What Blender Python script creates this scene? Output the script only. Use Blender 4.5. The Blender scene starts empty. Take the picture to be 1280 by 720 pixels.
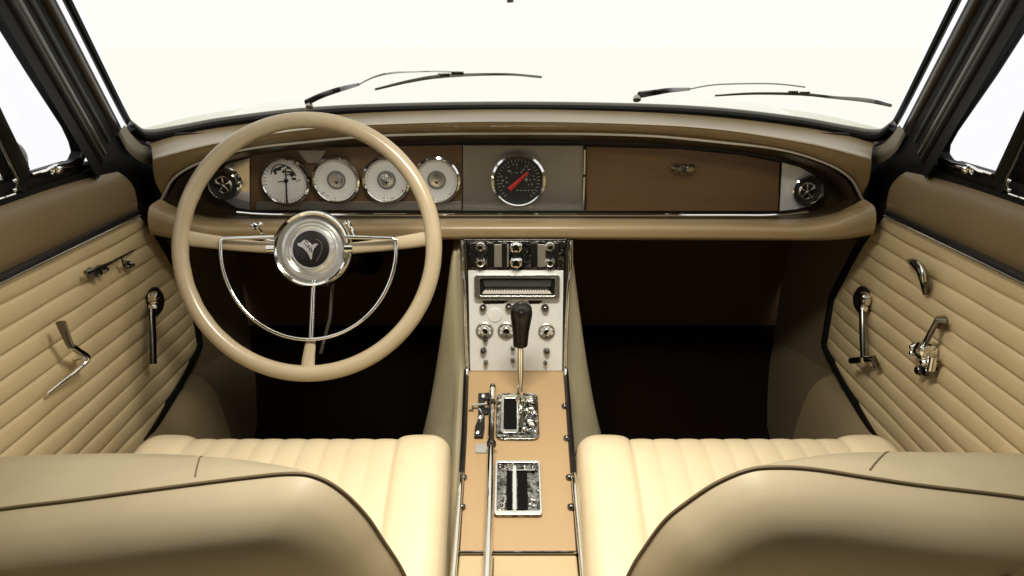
import bpy, bmesh, math, random
from mathutils import Vector, Matrix
random.seed(7)
R = math.radians
sc = bpy.context.scene
col = sc.collection

# ------------------------------------------------------------------ camera
F = 900.0                                    # focal length in photo pixels (1280 wide)
PITCH = math.atan(325 / F)
CP, SP = math.cos(PITCH), math.sin(PITCH)
H = 1.05
cam_d = bpy.data.cameras.new('camera')
cam = bpy.data.objects.new('camera', cam_d); col.objects.link(cam)
cam_d.sensor_width = 36.0; cam_d.lens = 36.0 * F / 1280
cam_d.clip_start = 0.02; cam_d.clip_end = 500
cam.location = (0, 0, H); cam.rotation_euler = (math.pi / 2 - PITCH, 0, 0)
sc.camera = cam
# ------------------------------------------------------------------ world and lamps (white studio)
w = bpy.data.worlds.new("World"); sc.world = w; w.use_nodes = True
bg = w.node_tree.nodes['Background']
bg.inputs[0].default_value = (0.985, 0.985, 1.0, 1); bg.inputs[1].default_value = 1.12
sc.view_settings.view_transform = 'Standard'; sc.view_settings.look = 'None'
sc.view_settings.exposure = 0.0; sc.view_settings.gamma = 1.0
def area(name, loc, target, size, power, color, size_y=None):
    d = bpy.data.lights.new(name, 'AREA'); d.energy = power; d.color = color
    d.size = size
    if size_y: d.shape = 'RECTANGLE'; d.size_y = size_y
    o = bpy.data.objects.new(name, d); col.objects.link(o); o.location = loc
    o.rotation_euler = (Vector(target) - Vector(loc)).to_track_quat('-Z', 'Y').to_euler()
    return o
lamp = area('cabin_lamp', (0.0, 0.72, 1.30), (0.0, 0.76, 0.0), 0.34, 7.2, (1.0, 0.94, 0.83), 0.12)
lamp.data.spread = R(126)

# ------------------------------------------------------------------ pixel -> point on a real plane
def ray(px, py):
    u = (px - 640) / F; v = (360 - py) / F
    return Vector((u, CP + v * SP, -SP + v * CP))
O = Vector((0, 0, H))
def atY(px, py, Y):
    r = ray(px, py); return O + r * (Y / r.y)
def atX(px, py, X):
    r = ray(px, py); return O + r * (X / r.x)
def atP(px, py, p0, n):
    r = ray(px, py); n = Vector(n); return O + r * ((Vector(p0) - O).dot(n) / r.dot(n))

# ------------------------------------------------------------------ materials
def nt(name):
    m = bpy.data.materials.new(name); m.use_nodes = True
    return m, m.node_tree, m.node_tree.nodes['Principled BSDF']
def leather(name, c, rough=0.45, bump=0.12, scale=900, var=0.12, coat=0.0, spec=0.5):
    m, t, b = nt(name)
    tc = t.nodes.new('ShaderNodeTexCoord')
    n1 = t.nodes.new('ShaderNodeTexNoise'); n1.inputs['Scale'].default_value = 9; n1.inputs['Detail'].default_value = 6
    n2 = t.nodes.new('ShaderNodeTexVoronoi'); n2.inputs['Scale'].default_value = scale * .35
    n3 = t.nodes.new('ShaderNodeTexNoise'); n3.inputs['Scale'].default_value = 38; n3.inputs['Detail'].default_value = 3
    for n in (n1, n2, n3): t.links.new(tc.outputs['Object'], n.inputs['Vector'])
    mx = t.nodes.new('ShaderNodeMixRGB')
    mx.inputs[1].default_value = (c[0]*(1-var), c[1]*(1-var*1.1), c[2]*(1-var*1.3), 1)
    mx.inputs[2].default_value = (min(1,c[0]*(1+var)), min(1,c[1]*(1+var)), min(1,c[2]*(1+var)), 1)
    t.links.new(n1.outputs[0], mx.inputs[0]); t.links.new(mx.outputs[0], b.inputs['Base Color'])
    add = t.nodes.new('ShaderNodeMath'); add.operation = 'MULTIPLY_ADD'; add.inputs[1].default_value = 1.6
    t.links.new(n3.outputs[0], add.inputs[0]); t.links.new(n2.outputs['Distance'], add.inputs[2])
    bp = t.nodes.new('ShaderNodeBump'); bp.inputs['Strength'].default_value = bump; bp.inputs['Distance'].default_value = 0.0012
    t.links.new(add.outputs[0], bp.inputs['Height']); t.links.new(bp.outputs[0], b.inputs['Normal'])
    rr = t.nodes.new('ShaderNodeMapRange'); rr.inputs[3].default_value = rough - .08; rr.inputs[4].default_value = rough + .1
    t.links.new(n1.outputs[0], rr.inputs[0]); t.links.new(rr.outputs[0], b.inputs['Roughness'])
    b.inputs['Coat Weight'].default_value = coat; b.inputs['Coat Roughness'].default_value = .2
    b.inputs['Specular IOR Level'].default_value = spec
    return m
def metal(name, c, rough=0.12, brushed=False, smudge=0.06):
    m, t, b = nt(name)
    b.inputs['Base Color'].default_value = (*c, 1); b.inputs['Metallic'].default_value = 1
    tc = t.nodes.new('ShaderNodeTexCoord'); n = t.nodes.new('ShaderNodeTexNoise')
    n.inputs['Scale'].default_value = 60; n.inputs['Detail'].default_value = 4
    if brushed:
        mp = t.nodes.new('ShaderNodeMapping'); mp.inputs['Scale'].default_value = (3, 30, 60) if brushed == 'x' else (60, 60, 3)
        t.links.new(tc.outputs['Object'], mp.inputs[0]); t.links.new(mp.outputs[0], n.inputs['Vector'])
        bp = t.nodes.new('ShaderNodeBump'); bp.inputs['Strength'].default_value = .12; bp.inputs['Distance'].default_value = .001
        t.links.new(n.outputs[0], bp.inputs['Height']); t.links.new(bp.outputs[0], b.inputs['Normal'])
    else: t.links.new(tc.outputs['Object'], n.inputs['Vector'])
    rr = t.nodes.new('ShaderNodeMapRange'); rr.inputs[3].default_value = max(.02, rough - smudge); rr.inputs[4].default_value = rough + smudge
    t.links.new(n.outputs[0], rr.inputs[0]); t.links.new(rr.outputs[0], b.inputs['Roughness'])
    return m
def plain(name, c, rough=0.5, metallic=0, coat=0, nscale=80, var=.15, bump=0.0, spec=0.5):
    m, t, b = nt(name)
    tc = t.nodes.new('ShaderNodeTexCoord'); n = t.nodes.new('ShaderNodeTexNoise'); n.inputs['Scale'].default_value = nscale; n.inputs['Detail'].default_value = 5
    t.links.new(tc.outputs['Object'], n.inputs['Vector'])
    mx = t.nodes.new('ShaderNodeMixRGB'); mx.inputs[1].default_value = (*[k*(1-var) for k in c], 1); mx.inputs[2].default_value = (*[min(1,k*(1+var)) for k in c], 1)
    t.links.new(n.outputs[0], mx.inputs[0]); t.links.new(mx.outputs[0], b.inputs['Base Color'])
    b.inputs['Roughness'].default_value = rough; b.inputs['Metallic'].default_value = metallic; b.inputs['Coat Weight'].default_value = coat
    b.inputs['Specular IOR Level'].default_value = spec
    if bump:
        bp = t.nodes.new('ShaderNodeBump'); bp.inputs['Strength'].default_value = bump; bp.inputs['Distance'].default_value = .002
        t.links.new(n.outputs[0], bp.inputs['Height']); t.links.new(bp.outputs[0], b.inputs['Normal'])
    return m
def wood(name, c):
    m, t, b = nt(name)
    tc = t.nodes.new('ShaderNodeTexCoord'); mp = t.nodes.new('ShaderNodeMapping'); mp.inputs['Scale'].default_value = (5, 20, 60)
    n = t.nodes.new('ShaderNodeTexNoise'); n.inputs['Scale'].default_value = 2; n.inputs['Detail'].default_value = 8
    t.links.new(tc.outputs['Object'], mp.inputs[0]); t.links.new(mp.outputs[0], n.inputs['Vector'])
    mx = t.nodes.new('ShaderNodeMixRGB'); mx.inputs[1].default_value = (*[k*.84 for k in c], 1); mx.inputs[2].default_value = (*[k*1.14 for k in c], 1)
    t.links.new(n.outputs[0], mx.inputs[0]); t.links.new(mx.outputs[0], b.inputs['Base Color'])
    b.inputs['Roughness'].default_value = .42; b.inputs['Coat Weight'].default_value = .15; b.inputs['Coat Roughness'].default_value = .3
    return m
def lumpy(name):
    m = metal(name, (.70, .69, .64), .16); t = m.node_tree; b = t.nodes['Principled BSDF']
    n = t.nodes.new('ShaderNodeTexNoise'); n.inputs['Scale'].default_value = 75; n.inputs['Detail'].default_value = 3; n.inputs['Distortion'].default_value = 1.2
    tc = t.nodes.new('ShaderNodeTexCoord'); t.links.new(tc.outputs['Object'], n.inputs['Vector'])
    bp = t.nodes.new('ShaderNodeBump'); bp.inputs['Strength'].default_value = .5; bp.inputs['Distance'].default_value = .004
    t.links.new(n.outputs[0], bp.inputs['Height']); t.links.new(bp.outputs[0], b.inputs['Normal'])
    cr = t.nodes.new('ShaderNodeValToRGB'); cr.color_ramp.elements[0].position = .40; cr.color_ramp.elements[0].color = (.05, .047, .04, 1)
    cr.color_ramp.elements[1].position = .66; cr.color_ramp.elements[1].color = (.45, .44, .40, 1)
    t.links.new(n.outputs[0], cr.inputs[0]); t.links.new(cr.outputs[0], b.inputs['Base Color'])
    return m
def glass(name, tint, refl=.06):
    m = bpy.data.materials.new(name); m.use_nodes = True; t = m.node_tree; t.nodes.clear()
    o = t.nodes.new('ShaderNodeOutputMaterial'); tr = t.nodes.new('ShaderNodeBsdfTransparent'); tr.inputs[0].default_value = (*tint, 1)
    g = t.nodes.new('ShaderNodeBsdfGlossy'); g.inputs['Roughness'].default_value = .03
    mx = t.nodes.new('ShaderNodeMixShader'); mx.inputs[0].default_value = refl
    t.links.new(tr.outputs[0], mx.inputs[1]); t.links.new(g.outputs[0], mx.inputs[2]); t.links.new(mx.outputs[0], o.inputs[0])
    return m
M = dict(
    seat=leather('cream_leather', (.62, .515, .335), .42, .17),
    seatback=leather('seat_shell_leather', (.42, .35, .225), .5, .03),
    roll=leather('shaded_roll_leather', (.38, .325, .215), .42, .08),  # greyed in the colour itself so the roll looks shaded beside the cushion
    seam=leather('dark_piping', (.12, .08, .035), .6, .05),
    door=leather('door_leather', (.47, .365, .205), .5, .10),
    cap=leather('door_cap_vinyl', (.15, .103, .050), .5, .08),
    dash=leather('dash_pad_vinyl', (.27, .195, .10), .30, .06, coat=.15),
    rim=leather('ivory_bakelite', (.36, .29, .185), .27, .05, var=.16, coat=.15),
    tunnel=leather('tunnel_vinyl', (.38, .33, .21), .6, .12),
    tan=leather('tan_console_vinyl', (.37, .243, .118), .55, .12, var=.08),
    chrome=metal('chrome', (.86, .85, .80), .08),
    midmetal=metal('grey_metal', (.45, .44, .38), .2),
    rough_chrome=lumpy('cluttered_chrome'),
    satin=metal('satin_chrome', (.80, .79, .74), .25),
    dkmetal=metal('dark_metal', (.16, .15, .13), .22),
    brushed=metal('brushed_grey_metal', (.40, .37, .31), .42, 'x'),
    plate=plain('pale_engraved_plate', (.84, .84, .80), .3, metallic=.35, nscale=22, var=.12),
    enamel=plain('pale_satin_enamel', (.50, .49, .45), .22, metallic=.6, var=.04),
    wood=wood('brown_lacquer', (.15, .082, .031)),
    dkwood=wood('dark_brown_lacquer', (.050, .032, .015)),
    black=plain('black_bakelite', (.008, .006, .005), .35, coat=.08, spec=.35),
    rubber=plain('black_rubber', (.005, .0047, .004), .5, spec=.15),
    pillar=plain('dark_pillar_paint', (.004, .003, .002), .6, spec=.08),
    pillar2=plain('brown_pillar_trim', (.022, .016, .009), .32, spec=.4),
    hole=plain('matt_black', (.004, .004, .004), .9, spec=.1),
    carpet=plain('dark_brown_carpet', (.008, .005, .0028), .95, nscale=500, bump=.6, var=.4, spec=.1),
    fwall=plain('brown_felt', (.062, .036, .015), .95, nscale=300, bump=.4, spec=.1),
    kick=leather('shaded_kick_vinyl', (.105, .076, .040), .7, .12),  # darker version of the sill colour, standing in for footwell shade
    bead=leather('grey_beading', (.50, .46, .36), .3, .03),
    gusset=leather('gusset_cloth', (.20, .17, .11), .5, .05),
    trimgrey=plain('grey_rubber', (.17, .165, .145), .4),
    blade=plain('worn_grey_rubber', (.055, .053, .046), .5),
    rodmetal=metal('rod_metal', (.35, .34, .30), .35),
    piping=leather('brown_piping', (.13, .092, .045), .5, .05),
    toe=plain('shade_black_toe_carpet', (.0080, .0050, .0028), 1.0, nscale=300, bump=.3, spec=.02),  # near black below the brown firewall: footwell shade put into the colour
    padtan=leather('console_pad_leather', (.44, .33, .17), .5, .1),
    sill=leather('sill_vinyl', (.20, .15, .08), .6, .12),
    face=plain('ivory_dial', (.84, .83, .77), .4, var=.05),
    ink=plain('dial_ink', (.02, .02, .018), .5),
    greyink=plain('grey_dial_ink', (.20, .19, .16), .5),
    whiteink=plain('white_dial_ink', (.45, .45, .40), .5),
    red=plain('red_needle', (.65, .035, .03), .4),
    paint=plain('cream_car_paint', (.86, .84, .76), .3, coat=.8, nscale=3, var=.02),
    ground=plain('white_studio_floor', (.95, .95, .95), .8, nscale=2, var=.02),
    headliner=plain('dark_headliner', (.10, .08, .05), .9, nscale=400, bump=.3),  # unseen lining, coloured dark to cut stray light in the cabin
    wglass=glass('windscreen_glass', (.97, .962, .865), .03),
    sglass=glass('side_glass', (.985, .985, .99), .02),
)
# ------------------------------------------------------------------ mesh helpers
def spl(P, t):
    """Catmull-Rom through points P (vectors or tuples), t in 0..1"""
    n = len(P) - 1; f = min(max(t, 0), 1) * n; i = min(int(f), n - 1); f -= i
    p = lambda k: Vector(P[min(max(k, 0), n)])
    a, b, c, d = p(i-1), p(i), p(i+1), p(i+2)
    if i == 0: a = b * 2 - c
    if i + 2 > n: d = c * 2 - b
    return 0.5 * ((2*b) + (c - a)*f + (2*a - 5*b + 4*c - d)*f*f + (3*b - a - 3*c + d)*f**3)
def smooth(P, n): return [spl(P, i / (n - 1)) for i in range(n)]
def byx(pts, n, cosp=True):
    """sample a list of (px,py,Y) (px rising) at n stations, crowded at both ends"""
    out = []
    xs = [p[0] for p in pts]
    for k in range(n):
        s = k / (n - 1)
        if cosp: s = (1 - math.cos(math.pi * s)) / 2
        x = xs[0] + (xs[-1] - xs[0]) * s
        i = 0
        while i < len(xs) - 2 and x > xs[i+1]: i += 1
        f = (x - xs[i]) / (xs[i+1] - xs[i])
        def tang(k, c):
            k0, k1 = max(k-1, 0), min(k+1, len(xs)-1)
            return (pts[k1][c] - pts[k0][c]) / (xs[k1] - xs[k0])
        v = []
        h = xs[i+1] - xs[i]
        for c in (1, 2):
            v.append((2*f**3-3*f*f+1)*pts[i][c] + (f**3-2*f*f+f)*h*tang(i, c) + (-2*f**3+3*f*f)*pts[i+1][c] + (f**3-f*f)*h*tang(i+1, c))
        out.append(atY(x, v[0], v[1]))
    return out
def sym(right):  # mirror a right-half list about px 640
    return [(1280 - a, b, c) for a, b, c in reversed(right) if a != 640] + list(right)
class MB:
    def __init__(s): s.bm = bmesh.new()
    def grid(s, rows, close_u=False, close_v=False, flip=False):
        V = [[s.bm.verts.new(p) for p in r] for r in rows]
        nr, nc = len(V), len(V[0])
        for i in range(nr if close_v else nr - 1):
            for j in range(nc if close_u else nc - 1):
                q = [V[i][j], V[i][(j+1) % nc], V[(i+1) % nr][(j+1) % nc], V[(i+1) % nr][j]]
                if flip: q.reverse()
                try: s.bm.faces.new(q)
                except ValueError: pass
        return V
    def cap(s, ring):
        try: s.bm.faces.new(ring)
        except ValueError: pass
    def loft(s, curves, sub=4, **k):
        """surface through curves (same count), Catmull-Rom across them"""
        n = (len(curves) - 1) * sub + 1
        rows = [[spl([c[j] for c in curves], i / (n - 1)) for j in range(len(curves[0]))] for i in range(n)]
        return s.grid(rows, **k)
    def tube(s, P, r, n=10, caps=True, closed=False, flat=1.0, up=None):
        P = [Vector(p) for p in P]; m = len(P)
        rr = r if callable(r) else (lambda t: r)
        rows = []; N = None
        for i, p in enumerate(P):
            if closed: T = (P[(i+1) % m] - P[i-1])
            else: T = P[min(i+1, m-1)] - P[max(i-1, 0)]
            T.normalize()
            if N is None:
                N = Vector(up) if up else (Vector((0, 0, 1)) if abs(T.z) < .9 else Vector((1, 0, 0)))
            N = (N - T * N.dot(T)).normalized(); B = T.cross(N)
            q = rr(i / max(m - 1, 1))
            rows.append([p + N * math.cos(a) * q + B * math.sin(a) * q * flat for a in [2*math.pi*k/n for k in range(n)]])
        V = s.grid(rows, close_u=True, close_v=closed)
        if caps and not closed: s.cap(V[0][::-1]); s.cap(V[-1])
        return s
    def lathe(s, C, N, prof, n=40, capend=True):
        C = Vector(C); N = Vector(N).normalized()
        A = N.cross(Vector((0, 0, 1)) if abs(N.z) < .95 else Vector((1, 0, 0))).normalized(); B = N.cross(A)
        rows = [[C + N * h + (A * math.cos(a) + B * math.sin(a)) * max(r, 1e-5) for a in [2*math.pi*k/n for k in range(n)]] for r, h in prof]
        V = s.grid(rows, close_u=True)
        if capend: s.cap(V[0][::-1]); s.cap(V[-1])
        return s
    def box(s, c, size, rot=None):
        c = Vector(c); rot = rot or Matrix.Identity(3)
        hx, hy, hz = [k / 2 for k in size]
        v = [s.bm.verts.new(c + rot @ Vector((x*hx, y*hy, z*hz))) for x in (-1, 1) for y in (-1, 1) for z in (-1, 1)]
        for f in ((0,1,3,2), (4,6,7,5), (0,4,5,1), (2,3,7,6), (0,2,6,4), (1,5,7,3)): s.bm.faces.new([v[k] for k in f])
        return s
    def prism(s, pts, off):
        """polygon of points extruded by vector off"""
        a = [s.bm.verts.new(Vector(p)) for p in pts]; b = [s.bm.verts.new(Vector(p) + Vector(off)) for p in pts]
        s.bm.faces.new(a[::-1]); s.bm.faces.new(b)
        for i in range(len(a)):
            j = (i + 1) % len(a); s.bm.faces.new([a[i], a[j], b[j], b[i]])
        return s
    def frame(s, outer, inner, off):
        """ring between two loops of equal count, extruded by off"""
        o2 = [Vector(p) + Vector(off) for p in outer]; i2 = [Vector(p) + Vector(off) for p in inner]
        s.grid([outer, o2, i2, inner], close_u=True, close_v=True); return s
    def build(s, name, mat, parent=None, bevel=0, sub=0, sharp=38, seg=2):
        bmesh.ops.remove_doubles(s.bm, verts=s.bm.verts, dist=1e-6)
        bmesh.ops.recalc_face_normals(s.bm, faces=s.bm.faces)
        root = parent
        while root is not None and root.parent is not None: root = root.parent
        if root is not None:
            for v in s.bm.verts: v.co -= root.location
        me = bpy.data.meshes.new(name); s.bm.to_mesh(me); s.bm.free()
        for p in me.polygons: p.use_smooth = True
        me.set_sharp_from_angle(angle=R(sharp))
        me.materials.append(mat)
        o = bpy.data.objects.new(name, me); col.objects.link(o); o.parent = parent
        if bevel:
            b = o.modifiers.new('bevel', 'BEVEL'); b.width = bevel; b.segments = seg; b.limit_method = 'ANGLE'; b.angle_limit = R(35); b.harden_normals = True
        if sub:
            q = o.modifiers.new('sub', 'SUBSURF'); q.levels = sub; q.render_levels = sub
        return o
def tag(o, label=None, cat=None, group=None, kind=None):
    for k, v in (('label', label), ('category', cat), ('group', group), ('kind', kind)):
        if v: o[k] = v
    return o
def thing(name, loc, label, cat, group=None):
    o = bpy.data.objects.new(name, None); col.objects.link(o); o.location = loc; o.empty_display_size = .05
    return tag(o, label, cat, group)
def circ(C, X, Y, r, n=24, ph=0): return [Vector(C) + Vector(X) * (r*math.cos(ph+2*math.pi*k/n)) + Vector(Y) * (r*math.sin(ph+2*math.pi*k/n)) for k in range(n)]
def rrect(C, X, Y, hw, hh, r, n=5):
    out = []
    for sx, sy, a0 in ((1, 1, 0), (-1, 1, 90), (-1, -1, 180), (1, -1, 270)):
        for k in range(n + 1):
            a = R(a0 + 90 * k / n)
            out.append(Vector(C) + Vector(X) * (sx*(hw-r) + r*math.cos(a)) + Vector(Y) * (sy*(hh-r) + r*math.sin(a)))
    return out
X = Vector((1, 0, 0)); Y_ = Vector((0, 1, 0)); Z = Vector((0, 0, 1))
def vm(*a): return Vector(a)
FR = vm(0, -1, 0)                           # towards the driver

# ================================================================== SETTING
b = MB(); b.box((0, 0, -.25), (120, 120, .04)); tag(b.build('ground', M['ground']), kind='structure')
b = MB()
b.box((0, .30, .09), (1.40, 3.0, .02))
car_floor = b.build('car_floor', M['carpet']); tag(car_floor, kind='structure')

# ================================================================== CAR BODY (shell, bonnet, roof, pillars, screen)
body = thing('car', (0, 1.5, 0), 'cream painted car with dark windscreen pillars and ribbed cream doors around the cabin', 'car')
# firewall and kick panels
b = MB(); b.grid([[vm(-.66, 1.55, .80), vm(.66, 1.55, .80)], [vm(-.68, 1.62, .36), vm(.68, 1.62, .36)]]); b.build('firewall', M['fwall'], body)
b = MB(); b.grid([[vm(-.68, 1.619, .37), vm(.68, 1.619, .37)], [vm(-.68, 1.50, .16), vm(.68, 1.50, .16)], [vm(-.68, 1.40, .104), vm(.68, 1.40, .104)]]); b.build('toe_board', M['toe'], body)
for s in (-1, 1):
    b = MB()
    prof = smooth([vm(.700, .372, 0), vm(.672, .366, 0), vm(.645, .350, 0), (.625, .31, 0), (.610, .22, 0), (.600, .09, 0)], 20)
    b.grid([[vm(s*p.x, y, p.y) for y in (-1.3, -.3, .3, .8, 1.1, 1.25, 1.36)] for p in prof]); b.build('sill', M['sill'], body)
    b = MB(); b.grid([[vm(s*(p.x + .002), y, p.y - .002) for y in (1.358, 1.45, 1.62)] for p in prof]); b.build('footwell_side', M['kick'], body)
    b = MB()
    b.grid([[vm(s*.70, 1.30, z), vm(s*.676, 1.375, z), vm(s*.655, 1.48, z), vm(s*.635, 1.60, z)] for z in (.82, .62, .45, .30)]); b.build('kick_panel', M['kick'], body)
# scuttle trim between bonnet and glass
W0 = sym([(640, 136, 1.502), (800, 138.5, 1.494), (900, 144, 1.472), (1000, 156, 1.435), (1060, 167, 1.395), (1096, 171, 1.355), (1113, 160, 1.335)])
base = byx(W0, 81)
top = [vm(p.x * .715, .77 + .19 * (1 - (p.x/.70)**2), 1.30) for p in base]
def glass_pt(j, t): return base[j].lerp(top[j], t)
b = MB(); rows = []
for i in range(26):
    t = i / 25; row = []
    for j in range(81):
        p = base[j]; u = p.x / .715
        crown = .030 * math.exp(-((abs(u) - .80) / .12) ** 2) * min(1, t * 6)
        row.append(vm(p.x * (1 + .04*t), p.y + .014 + (2.95 - p.y) * t, p.z - .006 - .10 * t ** 1.7 + crown - .02*u*u*t))
    a, c = row[0], row[-1]
    row = [a + vm(-.14, 0, -.26), a + vm(-.13, 0, -.10), a + vm(-.08, 0, -.015)] + row + [c + vm(.08, 0, -.015), c + vm(.13, 0, -.10), c + vm(.14, 0, -.26)]
    rows.append(row)
b.grid(rows); b.build('bonnet', M['paint'], body)
b = MB(); b.grid([[glass_pt(j, t/8) for j in range(81)] for t in range(9)])
pane = b.build('windscreen', M['wglass'], body)
b = MB(); b.tube([p + vm(0, -.010, .002) for p in base], .0088, 10, flat=1.5); b.build('windscreen_seal', M['rubber'], body)
b = MB(); b.tube([p + vm(0, -.009, .0100) for p in base], .0055, 8); b.build('windscreen_trim', M['trimgrey'], body)
for s in (-1, 1):
    # path of the windscreen's side edge and of the door frame's front edge, both leaning back to the roof
    e0 = atX(640 + s*478, 158, s*.712); e1 = atX(640 + s*556, 0, s*.610)
    a0 = atX(640 + s*530, 200, s*.668); a1 = atX(640 + s*655, -12, s*.592)
    d = (e1 - e0); da = (a1 - a0)
    ext = 2.3
    def strip(f0, f1, lift0, lift1, n=2):
        """strip across the pillar between fractions f0,f1; lift raises it towards the cabin"""
        rows = []
        for i in range(15):
            t = -.10 + i / 14 * ext
            P0 = e0 + d * t; P1 = a0 + da * t
            nrm = (P1 - P0).cross(d).normalized()
            if nrm.y > 0: nrm = -nrm
            ln = (P1 - P0)
            row = []
            for k in range(7):
                g = k / 6; f = f0 + (f1 - f0) * g
                lift = lift0 + (lift1 - lift0) * g + math.sin(g * math.pi) * .004
                row.append(P0 + ln * f + nrm * lift)
            rows.append(row)
        b = MB(); b.grid(rows); return b
    sealb = MB(); sealb.tube(smooth([base[80 if s > 0 else 0] + vm(0, 0, .0), e0 + vm(-s*.004, -.01, .010), e0 + d*.3, e0 + d, e0 + d*ext], 30), .0062, 8)
    sealb.build('windscreen_seal', M['rubber'], body)
    pil = strip(.14, 1.14, .004, -.014).build('pillar', M['pillar'], body)
    def bar(f, rad_, mat, lift, name='pillar_ridge', flat=.7):
        tb = MB(); nn_ = (a0 - e0).cross(d).normalized()
        if nn_.y > 0: nn_ = -nn_
        tb.tube([e0.lerp(a0, f) + d.lerp(da, f)*t + nn_*lift for t in (-.04, .25, .5, .75, 1, 1.6, ext)], rad_, 12, up=nn_, flat=1/flat); tb.build(name, mat, pil)
    bar(.143, .0030, M['dkmetal'], .006, 'pillar_bead', 1)
    bar(.26, .0085, M['pillar2'], .006)
    bar(.41, .0060, M['pillar2'], .009)
    bar(.53, .0080, M['rubber'], .006)
    bar(.63, .0028, M['dkmetal'], .008, 'pillar_bead', 1)
    bar(.74, .0085, M['pillar2'], .003)
    bar(.88, .0090, M['rubber'], -.002)
    # foot of the pillar: dark gusset between dash end, screen corner and door cap
    b = MB()
    G = [[(452, 176, .70), (478, 168, .70), (500, 172, .69), (530, 205, .675)],
         [(448, 205, .68), (466, 200, .68), (492, 205, .672), (512, 222, .668)],
         [(446, 240, .672), (462, 236, .672), (476, 240, .67), (484, 250, .668)],
         [(440, 290, .67), (455, 285, .67), (462, 280, .668), (470, 275, .668)]]
    b.loft([smooth([atX(640 + s*p, q, s*x) for p, q, x in g], 12) for g in G], 5)
    b.build('pillar_foot', M['pillar'], body)
    b = MB(); b.loft([smooth([atX(640 + s*p, q, s*x) for p, q, x in g], 12) for g in ([(449, 184, .672), (462, 181, .674), (474, 170, .68), (484, 156, .69)], [(451, 194, .664), (465, 191, .668), (479, 180, .674), (489, 162, .686)], [(451, 205, .668), (463, 203, .670), (480, 189, .675), (492, 168, .688)])], 5)
    b.build('pillar_gusset', M['gusset'], body)
# roof and rear cabin shell
b = MB(); rows = []
for i in range(15):
    t = i / 14
    rows.append([])
    for k in range(25):
        u = -1 + 2*k/24
        yf = .77 + .19 * (1 - u*u)
        rows[-1].append(vm(u*(.50 + .10*min(1, t*4)), yf + (-1.3 - yf) * t, 1.305 + .07*math.sin(min(1, t*2.2)*math.pi/2)*(1-.3*u*u) - .22*max(0, t-.7)/.3))
b.grid(rows); b.build('headliner', M['headliner'], body)
b = MB(); b.grid([[vm(-.66, -1.3, .1), vm(.66, -1.3, .1)], [vm(-.66, -1.25, 1.10), vm(.66, -1.25, 1.10)]])
b.build('rear_bulkhead_blocker', M['headliner'], body)  # unseen, raised to keep rear-window light off the seat backs
for s in (-1, 1):
    b = MB(); b.grid([[vm(s*.67, y, z) for y in (-1.3, -.3)] for z in (.1, .84)]); b.grid([[vm(s*.672, y, .84) for y in (-1.3, -.3, .24)], [vm(s*.545, y, 1.32) for y in (-1.3, -.3, .20)]]); b.build('rear_side_blocker', M['headliner'], body)  # unseen, upper part blanks the rear side windows to darken the seat backs

# ================================================================== WIPERS
def on_glass(px, py, out=.012):
    """point on the windscreen surface (outer side)"""
    best = None
    r = ray(px, py)
    for j in range(80):
        # glass is near-planar per column; test distance of the ray to the column segment
        A, B = glass_pt(j, 0), glass_pt(j, 1)
        n = (glass_pt(j+1, 0) - A).cross(B - A).normalized()
        if abs(r.dot(n)) < 1e-6: continue
        q = O + r * ((A - O).dot(n) / r.dot(n))
        e = abs((q - A).dot((glass_pt(j+1, 0) - A).normalized()))
        if best is None or e < best[0]: best = (e, q, n if n.y > 0 else -n)
    return best[1] + best[2] * out
def wiper(name, label, piv, arm, thin, blade, clip):
    root = thing(name, on_glass(*piv), label, 'windscreen wiper', 'wipers parked on the windscreen')
    b = MB(); b.lathe(on_glass(piv[0], piv[1] + 3, .004), (0, .6, .8), [(.006, 0), (.006, .003), (.004, .007), (.002, .008)], 18); b.build('pivot', M['rodmetal'], root)
    P = [on_glass(*p, .015) for p in arm]; b = MB(); b.tube(smooth(P, 14), lambda t: .0052 - .0022*t, 8, flat=.7); b.build('arm', M['black'], root)
    P = [on_glass(*p, .015) for p in thin]; b = MB(); b.tube(smooth(P, 24), .0013, 8); b.build('arm_rod', M['rodmetal'], root)
    P = [on_glass(*p, .012) for p in blade]; b = MB(); b.tube(smooth(P, 30), lambda t: .0027 - .0010*abs(2*t-1)**2, 8, flat=.7); bl = b.build('blade', M['blade'], root)
    b = MB()
    for c in clip: b.box(on_glass(*c, .013), (.018, .006, .005))
    b.build('blade_clip', M['dkmetal'], bl, bevel=.001)
wiper('windscreen_wiper', 'black windscreen wiper in front of the steering wheel side', (386, 134),
      [(380, 138), (400, 129), (425, 121), (449, 114)], [(447, 115), (480, 105), (520, 98.5), (545, 98), (572, 101)],
      [(467, 120), (510, 110), (550, 104), (600, 100), (640, 100), (678, 105)], [(553, 103), (570, 101)])
wiper('windscreen_wiper', 'black windscreen wiper in front of the glovebox side', (797, 125),
      [(802, 129), (820, 126), (840, 123), (861, 120)], [(858, 120.5), (890, 115), (930, 113.5), (970, 114), (1005, 118)],
      [(893, 126.5), (940, 124), (1000, 125), (1040, 129), (1080, 136), (1113, 143)], [(990, 123), (1004, 124)])
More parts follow.
